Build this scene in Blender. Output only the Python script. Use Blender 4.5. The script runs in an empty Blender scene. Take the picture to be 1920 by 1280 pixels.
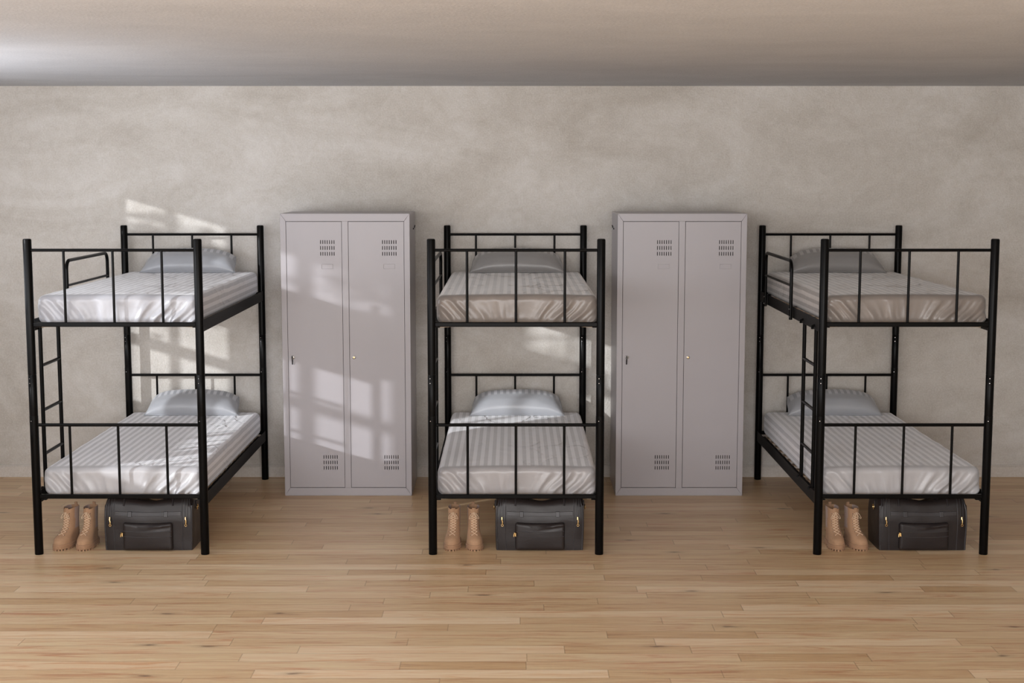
import bpy, bmesh, math, random
from mathutils import Vector, Matrix, noise
random.seed(4)
PI = math.pi
sc = bpy.context.scene
COL = sc.collection

# ------------------------------------------------------------------ materials
def new_mat(name):
    m = bpy.data.materials.new(name); m.use_nodes = True
    nt = m.node_tree
    return m, nt, nt.nodes, nt.links, nt.nodes['Principled BSDF']

def math_node(nt, op, a, b=None, c=None):
    n = nt.nodes.new('ShaderNodeMath'); n.operation = op
    for i, v in enumerate((a, b, c)):
        if v is None: continue
        if isinstance(v, (int, float)): n.inputs[i].default_value = v
        else: nt.links.new(v, n.inputs[i])
    return n.outputs[0]

def mix_col(nt, f, a, b, mode='MIX'):
    n = nt.nodes.new('ShaderNodeMix'); n.data_type = 'RGBA'; n.blend_type = mode
    for k, v in ((0, f), (6, a), (7, b)):
        if isinstance(v, (int, float)): n.inputs[k].default_value = v
        elif isinstance(v, tuple): n.inputs[k].default_value = (*v, 1)
        else: nt.links.new(v, n.inputs[k])
    return n.outputs[2]

def noise_tex(nt, vec, scale, detail=3, rough=.5, dist=0):
    n = nt.nodes.new('ShaderNodeTexNoise')
    n.inputs['Scale'].default_value = scale; n.inputs['Detail'].default_value = detail
    n.inputs['Roughness'].default_value = rough; n.inputs['Distortion'].default_value = dist
    if vec is not None: nt.links.new(vec, n.inputs['Vector'])
    return n.outputs['Fac']

def ramp(nt, fac, stops, interp='LINEAR'):
    n = nt.nodes.new('ShaderNodeValToRGB'); n.color_ramp.interpolation = interp
    cr = n.color_ramp
    while len(cr.elements) < len(stops): cr.elements.new(.5)
    for e, (p, c) in zip(cr.elements, stops):
        e.position = p; e.color = (*c, 1) if isinstance(c, tuple) else (c, c, c, 1)
    nt.links.new(fac, n.inputs[0])
    return n.outputs[0]

def bump(nt, h, strength, dist, prev=None):
    n = nt.nodes.new('ShaderNodeBump'); n.inputs['Strength'].default_value = strength
    n.inputs['Distance'].default_value = dist
    nt.links.new(h, n.inputs['Height'])
    if prev is not None: nt.links.new(prev, n.inputs['Normal'])
    return n.outputs['Normal']

def geo_pos(nt, scale=(1, 1, 1), obj=False):
    if obj:
        g = nt.nodes.new('ShaderNodeTexCoord'); o = g.outputs['Object']
    else:
        g = nt.nodes.new('ShaderNodeNewGeometry'); o = g.outputs['Position']
    mp = nt.nodes.new('ShaderNodeMapping'); mp.inputs['Scale'].default_value = scale
    nt.links.new(o, mp.inputs['Vector'])
    return mp.outputs['Vector']

def simple(name, col, rough=.5, metal=0, var=.06, scale=30, bmp=0, bscale=200, bdist=.002, coat=0):
    m, nt, N, L, b = new_mat(name)
    p = geo_pos(nt, obj=True)
    f = noise_tex(nt, p, scale, 3)
    c2 = tuple(max(0, c * (1 - var * 2)) for c in col); c1 = tuple(min(1, c * (1 + var)) for c in col)
    L.new(mix_col(nt, f, c2, c1), b.inputs['Base Color'])
    b.inputs['Roughness'].default_value = rough; b.inputs['Metallic'].default_value = metal
    b.inputs['Coat Weight'].default_value = coat
    if bmp:
        L.new(bump(nt, noise_tex(nt, p, bscale, 3), bmp, bdist), b.inputs['Normal'])
    return m

def plaster(name, dark, mid, light, bstr=.5, streak=False):
    m, nt, N, L, b = new_mat(name)
    p = geo_pos(nt, (1, 1, 1))
    p2 = geo_pos(nt, (.7, 1, 1.5))
    big = noise_tex(nt, p2, 1.3, 6, .62, .8)
    fine = noise_tex(nt, p, 9, 6, .6, 1.5)
    f = math_node(nt, 'ADD', math_node(nt, 'MULTIPLY', big, .75), math_node(nt, 'MULTIPLY', fine, .25))
    c = ramp(nt, f, [(.33, dark), (.5, mid), (.66, light)])
    grain = noise_tex(nt, p, 95, 4, .7)
    c = mix_col(nt, .24, c, ramp(nt, grain, [(.3, .2), (.7, .8)]), 'OVERLAY')
    L.new(c, b.inputs['Base Color'])
    b.inputs['Roughness'].default_value = .85
    b.inputs['Specular IOR Level'].default_value = .25
    if streak:
        ps = geo_pos(nt, (3, 40, 1))
        h = noise_tex(nt, ps, 2.5, 4, .6, .4)
        n0 = bump(nt, h, .3, .004)
        n1 = bump(nt, noise_tex(nt, p, 70, 4, .65), bstr, .004, n0)
    else:
        n0 = bump(nt, noise_tex(nt, p, 18, 3, .5, .5), .25, .006)
        n1 = bump(nt, noise_tex(nt, p, 85, 4, .65, .6), bstr, .005, n0)
    L.new(n1, b.inputs['Normal'])
    return m

M = {}
M['wall'] = plaster('wall_plaster', (.50, .462, .415), (.605, .572, .53), (.70, .675, .645), .9)
M['ceiling'] = plaster('ceiling_plaster', (.46, .47, .49), (.50, .51, .53), (.54, .55, .57), .35, True)
M['base'] = plaster('baseboard_paint', (.60, .56, .52), (.63, .59, .55), (.66, .62, .58), .2)

def floor_mat():
    m, nt, N, L, b = new_mat('oak_planks')
    g = nt.nodes.new('ShaderNodeNewGeometry')
    sx = nt.nodes.new('ShaderNodeSeparateXYZ'); L.new(g.outputs['Position'], sx.inputs[0])
    X, Y = sx.outputs[0], sx.outputs[1]
    v = math_node(nt, 'DIVIDE', math_node(nt, 'ADD', Y, 20.0 - .0), .1038)
    row = math_node(nt, 'FLOOR', v)
    fv = math_node(nt, 'FRACT', v)
    wn = nt.nodes.new('ShaderNodeTexWhiteNoise'); wn.noise_dimensions = '1D'; L.new(row, wn.inputs['W'])
    u = math_node(nt, 'DIVIDE', math_node(nt, 'ADD', X, math_node(nt, 'MULTIPLY_ADD', wn.outputs['Value'], 7.0, 20)), 1.05)
    fu0 = math_node(nt, 'FLOOR', u)
    # irregular end joints: two candidate splits inside each cell
    wn2 = nt.nodes.new('ShaderNodeTexWhiteNoise'); wn2.noise_dimensions = '2D'
    cb = nt.nodes.new('ShaderNodeCombineXYZ'); L.new(fu0, cb.inputs[0]); L.new(row, cb.inputs[1]); L.new(cb.outputs[0], wn2.inputs['Vector'])
    split = math_node(nt, 'MULTIPLY_ADD', wn2.outputs['Value'], .7, .15)
    fu = math_node(nt, 'FRACT', u)
    half = math_node(nt, 'GREATER_THAN', fu, split)
    # a third of cells have no split
    pid = math_node(nt, 'MULTIPLY_ADD', fu0, 2.0, half)
    dj = math_node(nt, 'MULTIPLY', math_node(nt, 'ABSOLUTE', math_node(nt, 'SUBTRACT', fu, split)), 1.05)
    # planks run from split to split, so the cell border is no joint: shift the id
    pid2 = math_node(nt, 'FLOOR', math_node(nt, 'MULTIPLY_ADD', pid, .5, .5))
    cb2 = nt.nodes.new('ShaderNodeCombineXYZ'); L.new(pid2, cb2.inputs[0]); L.new(row, cb2.inputs[1])
    wn3 = nt.nodes.new('ShaderNodeTexWhiteNoise'); wn3.noise_dimensions = '2D'; L.new(cb2.outputs[0], wn3.inputs['Vector'])
    rnd = wn3.outputs['Value']
    base = ramp(nt, rnd, [(0, (.57, .375, .205)), (.15, (.61, .415, .235)), (.5, (.655, .468, .28)), (.8, (.71, .52, .325)), (1, (.79, .60, .405))])
    # grain
    cb3 = nt.nodes.new('ShaderNodeCombineXYZ')
    L.new(math_node(nt, 'MULTIPLY_ADD', rnd, 37.0, X), cb3.inputs[0])
    L.new(math_node(nt, 'MULTIPLY', Y, 11.0), cb3.inputs[1])
    L.new(math_node(nt, 'MULTIPLY', rnd, 9.0), cb3.inputs[2])
    gr = noise_tex(nt, cb3.outputs[0], 2.2, 6, .62, 1.2)
    cb4 = nt.nodes.new('ShaderNodeCombineXYZ')
    L.new(math_node(nt, 'MULTIPLY_ADD', rnd, 51.0, math_node(nt, 'MULTIPLY', X, 2.0)), cb4.inputs[0])
    L.new(math_node(nt, 'MULTIPLY', Y, 90.0), cb4.inputs[1])
    fg = noise_tex(nt, cb4.outputs[0], 2.0, 4, .6, .3)
    c = mix_col(nt, .9, base, ramp(nt, gr, [(.30, (.30, .27, .24)), (.46, (.49, .48, .47)), (.7, (.60, .605, .61))]), 'OVERLAY')
    c = mix_col(nt, .30, c, ramp(nt, fg, [(.3, .30), (.6, .56)]), 'OVERLAY')
    # cathedral figure on some planks
    wv = nt.nodes.new('ShaderNodeTexWave'); wv.wave_type = 'BANDS'; wv.bands_direction = 'Y'
    cb5 = nt.nodes.new('ShaderNodeCombineXYZ')
    L.new(math_node(nt, 'MULTIPLY_ADD', rnd, 23.0, X), cb5.inputs[0]); L.new(math_node(nt, 'MULTIPLY', Y, 5.0), cb5.inputs[1])
    L.new(cb5.outputs[0], wv.inputs['Vector'])
    wv.inputs['Scale'].default_value = 4.0; wv.inputs['Distortion'].default_value = 9; wv.inputs['Detail'].default_value = 3; wv.inputs['Detail Scale'].default_value = .9
    sel = math_node(nt, 'GREATER_THAN', wn3.outputs['Color'], .5)
    c = mix_col(nt, math_node(nt, 'MULTIPLY', sel, .42), c, ramp(nt, wv.outputs['Fac'], [(0, .38), (.35, .52), (1, .56)]), 'OVERLAY')
    # knots
    vo = nt.nodes.new('ShaderNodeTexVoronoi'); vo.feature = 'F1'; vo.voronoi_dimensions = '2D'
    cb6 = nt.nodes.new('ShaderNodeCombineXYZ'); L.new(math_node(nt, 'MULTIPLY', X, .9), cb6.inputs[0]); L.new(math_node(nt, 'MULTIPLY', Y, 2.6), cb6.inputs[1])
    nv = nt.nodes.new('ShaderNodeVectorMath'); nv.operation = 'ADD'; L.new(cb6.outputs[0], nv.inputs[0])
    nn = nt.nodes.new('ShaderNodeTexNoise'); nn.inputs['Scale'].default_value = 14; L.new(g.outputs['Position'], nn.inputs['Vector'])
    sc_ = nt.nodes.new('ShaderNodeVectorMath'); sc_.operation = 'SCALE'; sc_.inputs['Scale'].default_value = .06; L.new(nn.outputs['Color'], sc_.inputs[0])
    L.new(sc_.outputs[0], nv.inputs[1]); L.new(nv.outputs[0], vo.inputs['Vector']); vo.inputs['Scale'].default_value = .78
    kn = ramp(nt, vo.outputs['Distance'], [(.0, 1.0), (.012, .8), (.027, .22), (.07, 0.0)])
    kn = math_node(nt, 'MULTIPLY', kn, .8)
    c = mix_col(nt, kn, c, (.13, .07, .04))
    # joints
    e1 = math_node(nt, 'MULTIPLY', math_node(nt, 'MINIMUM', fv, math_node(nt, 'SUBTRACT', 1.0, fv)), .1038)
    ed = math_node(nt, 'MINIMUM', e1, dj)
    j = ramp(nt, ed, [(.0, 1.0), (.0013, .8), (.003, 0.0)])
    c = mix_col(nt, math_node(nt, 'MULTIPLY', j, .42), c, (.16, .09, .05))
    L.new(c, b.inputs['Base Color'])
    L.new(math_node(nt, 'MULTIPLY_ADD', gr, .16, .30), b.inputs['Roughness'])
    b.inputs['Specular IOR Level'].default_value = .42
    h = math_node(nt, 'SUBTRACT', math_node(nt, 'MULTIPLY', fg, .10), math_node(nt, 'MULTIPLY', j, 1.0))
    L.new(bump(nt, h, .25, .0012), b.inputs['Normal'])
    return m
M['floor'] = floor_mat()

def black_metal():
    m, nt, N, L, b = new_mat('black_powder_coat')
    p = geo_pos(nt, obj=True)
    L.new(mix_col(nt, noise_tex(nt, p, 8, 2), (.0022, .002, .002), (.004, .0037, .0036)), b.inputs['Base Color'])
    b.inputs['Roughness'].default_value = .28
    b.inputs['Specular IOR Level'].default_value = .09
    L.new(bump(nt, noise_tex(nt, p, 500, 2), .06, .0006), b.inputs['Normal'])
    return m
M['black'] = black_metal()
M['plate'] = simple('black_plate_metal', (.010, .0095, .0095), .6, 0, .08, 6)
M['plate'].node_tree.nodes['Principled BSDF'].inputs['Specular IOR Level'].default_value = .2
M['bolt'] = simple('zinc_bolt', (.75, .75, .76), .25, 1)
M['slat'] = simple('pale_birch_slat', (.62, .5, .38), .6, 0, .08, 12)

def sheet(name, light, dark, plain, sheen=.4):
    m, nt, N, L, b = new_mat(name)
    a = nt.nodes.new('ShaderNodeAttribute'); a.attribute_name = 'stripe_s'
    k = nt.nodes.new('ShaderNodeAttribute'); k.attribute_name = 'stripe_m'
    fr = math_node(nt, 'FRACT', math_node(nt, 'DIVIDE', a.outputs['Fac'], .0437))
    tri = math_node(nt, 'ABSOLUTE', math_node(nt, 'SUBTRACT', fr, .5))       # 0..0.5
    st = ramp(nt, tri, [(.235, 0.0), (.265, 1.0)])
    p = geo_pos(nt, (1, 1, 1), obj=True)
    weave = noise_tex(nt, p, 420, 2)
    mott = noise_tex(nt, p, 7, 4, .6)
    sc0 = mix_col(nt, st, light, dark)
    c = mix_col(nt, k.outputs['Fac'], plain, sc0)  # unstriped foot end, its colour darkened for the shade on that face
    c = mix_col(nt, .12, c, ramp(nt, mott, [(.3, .38), (.7, .62)]), 'OVERLAY')
    c = mix_col(nt, .05, c, ramp(nt, weave, [(.3, .2), (.7, .8)]), 'OVERLAY')
    L.new(c, b.inputs['Base Color'])
    rg = math_node(nt, 'MULTIPLY_ADD', k.outputs['Fac'], .24, .30)
    L.new(rg, b.inputs['Roughness'])
    b.inputs['Sheen Weight'].default_value = sheen
    b.inputs['Sheen Roughness'].default_value = .4
    b.inputs['Specular IOR Level'].default_value = .5
    cr = nt.nodes.new('ShaderNodeTexVoronoi'); cr.feature = 'DISTANCE_TO_EDGE'
    pc = geo_pos(nt, (1.6, 1.0, 1.6), obj=True)
    dn = nt.nodes.new('ShaderNodeTexNoise'); dn.inputs['Scale'].default_value = 3.5; dn.inputs['Detail'].default_value = 3; L.new(pc, dn.inputs['Vector'])
    s2 = nt.nodes.new('ShaderNodeVectorMath'); s2.operation = 'SCALE'; s2.inputs['Scale'].default_value = .5; L.new(dn.outputs['Color'], s2.inputs[0])
    ad = nt.nodes.new('ShaderNodeVectorMath'); ad.operation = 'ADD'; L.new(pc, ad.inputs[0]); L.new(s2.outputs[0], ad.inputs[1])
    L.new(ad.outputs[0], cr.inputs['Vector']); cr.inputs['Scale'].default_value = 2.6
    crh = ramp(nt, cr.outputs['Distance'], [(.0, 1.0), (.05, .25), (.13, 0.0)])
    msk = ramp(nt, noise_tex(nt, p, 1.9, 2), [(.48, 0.0), (.62, 1.0)])
    crh = math_node(nt, 'MULTIPLY', math_node(nt, 'MULTIPLY', crh, msk), k.outputs['Fac'])
    n0 = bump(nt, crh, .55, .008)
    n1 = bump(nt, noise_tex(nt, p, 22, 3, .5, .6), .18, .006, n0)
    L.new(n1, b.inputs['Normal'])
    return m
M['sheet_lit_cool'] = sheet('satin_stripe_lit_cool', (.68, .68, .72), (.42, .42, .455), (.37, .368, .39))  # one satin: lit and shaded copies carry each bunk's light in their colour
M['sheet_lit_grey'] = sheet('satin_stripe_lit_grey', (.76, .75, .78), (.48, .465, .48), (.35, .335, .34))
M['sheet_shaded_warm'] = sheet('satin_stripe_shaded_warm', (.55, .51, .485), (.32, .29, .275), (.235, .205, .185))
M['sheet_lit_white'] = sheet('satin_stripe_lit_white', (.82, .82, .87), (.53, .53, .57), (.43, .425, .44))
M['pillow_lit_cool'] = sheet('pillow_satin_lit_cool', (.52, .53, .56), (.32, .33, .36), (.36, .37, .395), .25)  # pillow copies are tinted for bunk light the same way
M['pillow_shaded_warm'] = sheet('pillow_satin_shaded_warm', (.46, .445, .44), (.28, .265, .26), (.27, .26, .255), .25)

def locker_mat():
    m, nt, N, L, b = new_mat('grey_lilac_enamel')
    p = geo_pos(nt, obj=True)
    L.new(mix_col(nt, noise_tex(nt, p, 2.2, 3), (.365, .343, .362), (.39, .368, .387)), b.inputs['Base Color'])
    b.inputs['Roughness'].default_value = .34
    b.inputs['Specular IOR Level'].default_value = .5
    L.new(bump(nt, noise_tex(nt, p, 2.5, 2), .12, .02), b.inputs['Normal'])
    return m
M['locker'] = locker_mat()
M['dark'] = simple('interior_shade', (.02, .018, .018), .9)
M['gap'] = simple('shadow_gap', (.10, .09, .095), .8)
M['brass'] = simple('brass', (.72, .55, .27), .28, 1)
M['gold'] = simple('gilt_metal', (.85, .60, .28), .25, 1)
M['key'] = simple('black_plastic', (.012, .012, .012), .4)
M['steel'] = simple('lock_steel', (.72, .68, .62), .3, 1)

def leather(name, col, rough=.38):
    m, nt, N, L, b = new_mat(name)
    p = geo_pos(nt, obj=True)
    L.new(mix_col(nt, noise_tex(nt, p, 5, 4), tuple(c * .75 for c in col), tuple(c * 1.25 for c in col)), b.inputs['Base Color'])
    L.new(math_node(nt, 'MULTIPLY_ADD', noise_tex(nt, p, 12, 3), .2, rough - .1), b.inputs['Roughness'])
    vo = nt.nodes.new('ShaderNodeTexVoronoi'); vo.inputs['Scale'].default_value = 260; L.new(p, vo.inputs['Vector'])
    n0 = bump(nt, noise_tex(nt, geo_pos(nt, (1, 1, 1.5), True), 9, 3, .5, .6), .28, .008)
    n1 = bump(nt, vo.outputs['Distance'], .12, .0012, n0)
    L.new(n1, b.inputs['Normal'])
    b.inputs['Specular IOR Level'].default_value = .33
    return m
M['bag'] = leather('black_brown_leather', (.019, .0145, .0145))
M['bag_trim'] = leather('piping_leather', (.040, .037, .040), .32)
M['strap'] = leather('strap_leather', (.032, .028, .030), .36)

def suede(name, col, var=.16):
    m, nt, N, L, b = new_mat(name)
    p = geo_pos(nt, obj=True)
    f = noise_tex(nt, p, 60, 4, .7)
    L.new(mix_col(nt, f, tuple(c * (1 - var) for c in col), tuple(min(1, c * (1 + var)) for c in col)), b.inputs['Base Color'])
    b.inputs['Roughness'].default_value = .8; b.inputs['Sheen Weight'].default_value = .08; b.inputs['Specular IOR Level'].default_value = .25
    L.new(bump(nt, noise_tex(nt, p, 260, 3), .5, .0015), b.inputs['Normal'])
    return m
M['boot'] = suede('tan_suede', (.40, .242, .145))
M['boot_side'] = suede('pale_canvas_panel', (.38, .285, .25), .1)
M['sole'] = suede('tan_rubber', (.36, .215, .13), .1)
M['lace'] = suede('cream_lace', (.74, .56, .40), .12)
M['boot_in'] = suede('boot_lining', (.16, .11, .085), .1)
M['leaf'] = simple('leaf_green', (.05, .10, .03), .6)
M['bark'] = simple('bark', (.10, .07, .05), .9)
M['winframe'] = simple('white_window_paint', (.75, .74, .72), .5)

# ------------------------------------------------------------------ mesh tools
class MB:
    def __init__(s): s.v = []; s.f = []
    def add(s, vs, fs):
        o = len(s.v); s.v += [tuple(v) for v in vs]; s.f += [tuple(i + o for i in f) for f in fs]
    def box(s, x0, x1, y0, y1, z0, z1):
        s.add([(x0, y0, z0), (x1, y0, z0), (x1, y1, z0), (x0, y1, z0), (x0, y0, z1), (x1, y0, z1), (x1, y1, z1), (x0, y1, z1)],
              [(0, 3, 2, 1), (4, 5, 6, 7), (0, 1, 5, 4), (1, 2, 6, 5), (2, 3, 7, 6), (3, 0, 4, 7)])
        return s
    def tube(s, pts, r, seg=12, caps=True, closed=False):
        pts = [Vector(p) for p in pts]; n = len(pts); rings = []
        t0 = (pts[1] - pts[0]).normalized()
        up = Vector((0, 0, 1)) if abs(t0.z) < .9 else Vector((0, 1, 0))
        a = t0.cross(up).normalized()
        vs = []
        for i, p in enumerate(pts):
            if closed: t = (pts[(i + 1) % n] - pts[i - 1]).normalized()
            elif i == 0: t = t0
            elif i == n - 1: t = (pts[-1] - pts[-2]).normalized()
            else: t = ((pts[i + 1] - p).normalized() + (p - pts[i - 1]).normalized()).normalized()
            a = (a - t * a.dot(t)).normalized(); b = t.cross(a)
            rr = r[i] if isinstance(r, (list, tuple)) else r
            for k in range(seg):
                an = 2 * PI * k / seg
                vs.append(p + (a * math.cos(an) + b * math.sin(an)) * rr)
        fs = []
        m = n if closed else n - 1
        for i in range(m):
            j = (i + 1) % n
            for k in range(seg):
                k2 = (k + 1) % seg
                fs.append((i * seg + k, j * seg + k, j * seg + k2, i * seg + k2))
        if caps and not closed:
            fs.append(tuple(range(seg))); fs.append(tuple((n - 1) * seg + k for k in reversed(range(seg))))
        s.add(vs, fs); return s
    def obj(s, name, mat, parent=None, smooth=True, bevel=0, loc=None):
        me = bpy.data.meshes.new(name); me.from_pydata(s.v, [], s.f)
        bm = bmesh.new(); bm.from_mesh(me); bmesh.ops.recalc_face_normals(bm, faces=bm.faces)
        bm.to_mesh(me); bm.free()
        me.materials.append(mat)
        o = bpy.data.objects.new(name, me); COL.objects.link(o)
        if smooth:
            me.polygons.foreach_set('use_smooth', [True] * len(me.polygons))
            me.set_sharp_from_angle(angle=math.radians(38))
        if bevel:
            md = o.modifiers.new('bevel', 'BEVEL'); md.width = bevel; md.segments = 2; md.limit_method = 'ANGLE'
        if parent: o.parent = parent
        if loc: o.location = loc
        return o

def add_slot(o, mat): o.data.materials.append(mat)

def empty(name, loc=(0, 0, 0), rz=0):
    o = bpy.data.objects.new(name, None); COL.objects.link(o)
    o.empty_display_size = .1; o.location = loc; o.rotation_euler = (0, 0, rz)
    return o

def tag(o, label, cat, group=None):
    o['label'] = label; o['category'] = cat
    if group: o['group'] = group
    return o

def struct(o): o['kind'] = 'structure'; return o

def round_box(sx, sy, sz, r, nx, ny, nz):
    """box centred in x,y, base at z=0, as list of verts/faces of a rounded, gridded shell."""
    vid = {}; vs = []; fs = []
    def P(i, j, k):
        key = (i, j, k)
        if key in vid: return vid[key]
        x = -sx / 2 + sx * i / nx; y = -sy / 2 + sy * j / ny; z = sz * k / nz
        rr = min(r, sx / 2, sy / 2, sz / 2)
        c = Vector((max(-sx / 2 + rr, min(sx / 2 - rr, x)), max(-sy / 2 + rr, min(sy / 2 - rr, y)), max(rr, min(sz - rr, z))))
        d = Vector((x, y, z)) - c
        if d.length > 1e-9: p = c + d.normalized() * rr
        else: p = Vector((x, y, z))
        vid[key] = len(vs); vs.append(p); return vid[key]
    for i in range(nx):
        for j in range(ny):
            fs.append((P(i, j, 0), P(i, j + 1, 0), P(i + 1, j + 1, 0), P(i + 1, j, 0)))
            fs.append((P(i, j, nz), P(i + 1, j, nz), P(i + 1, j + 1, nz), P(i, j + 1, nz)))
        for k in range(nz):
            fs.append((P(i, 0, k), P(i + 1, 0, k), P(i + 1, 0, k + 1), P(i, 0, k + 1)))
            fs.append((P(i, ny, k), P(i, ny, k + 1), P(i + 1, ny, k + 1), P(i + 1, ny, k)))
    for j in range(ny):
        for k in range(nz):
            fs.append((P(0, j, k), P(0, j, k + 1), P(0, j + 1, k + 1), P(0, j + 1, k)))
            fs.append((P(nx, j, k), P(nx, j + 1, k), P(nx, j + 1, k + 1), P(nx, j, k + 1)))
    return vs, fs

def nz(*a): return noise.noise(Vector(a))
def sstep(a, b, x):
    t = max(0, min(1, (x - a) / (b - a))); return t * t * (3 - 2 * t)

# ------------------------------------------------------------------ room
XL, XR, YF, ZC = -3.75, 3.75, -11.2, 2.6746
struct(MB().box(XL - .3, XR + .3, YF, .2, -.08, 0).obj('floor', M['floor'], smooth=False))
struct(MB().box(XL - .3, XR + .3, YF, .2, ZC, ZC + .1).obj('ceiling', M['ceiling'], smooth=False))
struct(MB().box(XL - .3, XR + .3, 0, .2, 0, ZC).obj('wall_back', M['wall'], smooth=False))
struct(MB().box(XR, XR + .3, YF, 0, 0, ZC).obj('wall_right', M['wall'], smooth=False))
# left wall with three window openings
WZ0, WZ1 = .87, 2.255
SUNK = 1.2                      # dx/dy of the sun, SLOPE = dz/dx
SLOPE = .29
def wy(x): return -(x - XL) / SUNK
wins = [(wy(-1.905), wy(-2.64)), (wy(-.035), wy(-1.63)), (wy(.80), wy(.10))]
wb = MB()
ys = [0.0]
for a, b in wins: ys += [b, a]
ys.append(YF)
for i in range(0, len(ys), 2): wb.box(XL - .03, XL, ys[i + 1], ys[i], 0, ZC)
for a, b in wins:
    wb.box(XL - .03, XL, a, b, 0, WZ0); wb.box(XL - .03, XL, a, b, WZ1, ZC)
struct(wb.obj('wall_left', M['wall'], smooth=False))
for n, (a, b) in enumerate(wins):
    m = MB()
    x0, x1 = XL - .028, XL - .004
    if n < 2: m.box(x0, x1, a, b, 1.665, 2.015)              # deep transom board
    if n == 1: m.box(x0, x1, a, b, WZ0, 1.0)  # raised sill board, added to keep sun off the left lower mattress
    m.box(x0, x1, a, b, 1.265, 1.34)
    mids = [b - (b - a) * .46] if n != 1 else [b - .165, b - .255 * 1.0 - .03 + .0]
    if n == 1: mids = [-2.600, -2.634]
    for y in mids: m.box(x0, x1, y - .022, y + .022, WZ0, WZ1)
    m.box(x0, x1, a - .0, a + .02, WZ0, WZ1); m.box(x0, x1, b - .02, b, WZ0, WZ1)
    struct(m.obj('window_%d' % (n + 1), M['winframe'], smooth=False))
bb = MB().box(XL, XR, -.014, 0, 0, .074)
bb.box(XL, XR, -.010, 0, .074, .083)
struct(bb.obj('baseboard_back', M['base'], smooth=False, bevel=.002))
struct(MB().box(XL, XL + .014, YF, -.014, 0, .083).obj('baseboard_left', M['base'], smooth=False))
struct(MB().box(XR - .014, XR, YF, -.014, 0, .083).obj('baseboard_right', M['base'], smooth=False))

# foliage outside the windows: breaks up the light at the top of the panes
m = MB()
rnd = random.Random(11)
def leaves(cx, cy, cz, n, sp):
    for i in range(n):
        c = Vector((cx + rnd.gauss(0, sp * .6), cy + rnd.gauss(0, sp), cz + rnd.gauss(0, sp * .8)))
        R = Matrix.Rotation(rnd.uniform(0, 6.3), 3, 'Z') @ Matrix.Rotation(rnd.uniform(-1, 1), 3, 'X')
        l = rnd.uniform(.05, .10); w = l * .42
        m.add([c + R @ Vector(q) for q in ((-l, 0, 0), (0, -w, .01), (l, 0, 0), (0, w, .01))], [(0, 1, 2, 3)])
d = Vector((SUNK, 1, -SLOPE * SUNK))
def sunpt(xw, zw, t):            # a point upstream of the wall hit (xw, 0, zw)
    return Vector((xw, 0, zw)) - d * t
for xw, zw, n, sp in ((-2.35, 1.62, 120, .13), (-2.0, 1.5, 60, .10), (-2.45, 1.25, 80, .12), (-.15, 1.12, 60, .10), (-.35, 1.2, 60, .10), (.30, 1.12, 25, .04), (.22, .80, 25, .04)):
    p = sunpt(xw, zw, (xw - XL) / SUNK + .6)
    leaves(p.x, p.y, p.z, n, sp)
fo = m.obj('tree_foliage', M['leaf'], smooth=False)
fo['kind'] = 'stuff'; tag(fo, 'green leaves of a tree outside the side windows', 'foliage')

# ------------------------------------------------------------------ bunk bed
YFt, YBk = -2.04, -.081          # foot posts, head posts (world)
BW = .92
def P(mb, name, parent, mat='black', smooth=True, bevel=0):
    return mb.obj(name, M[mat], parent, smooth, bevel)

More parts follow.
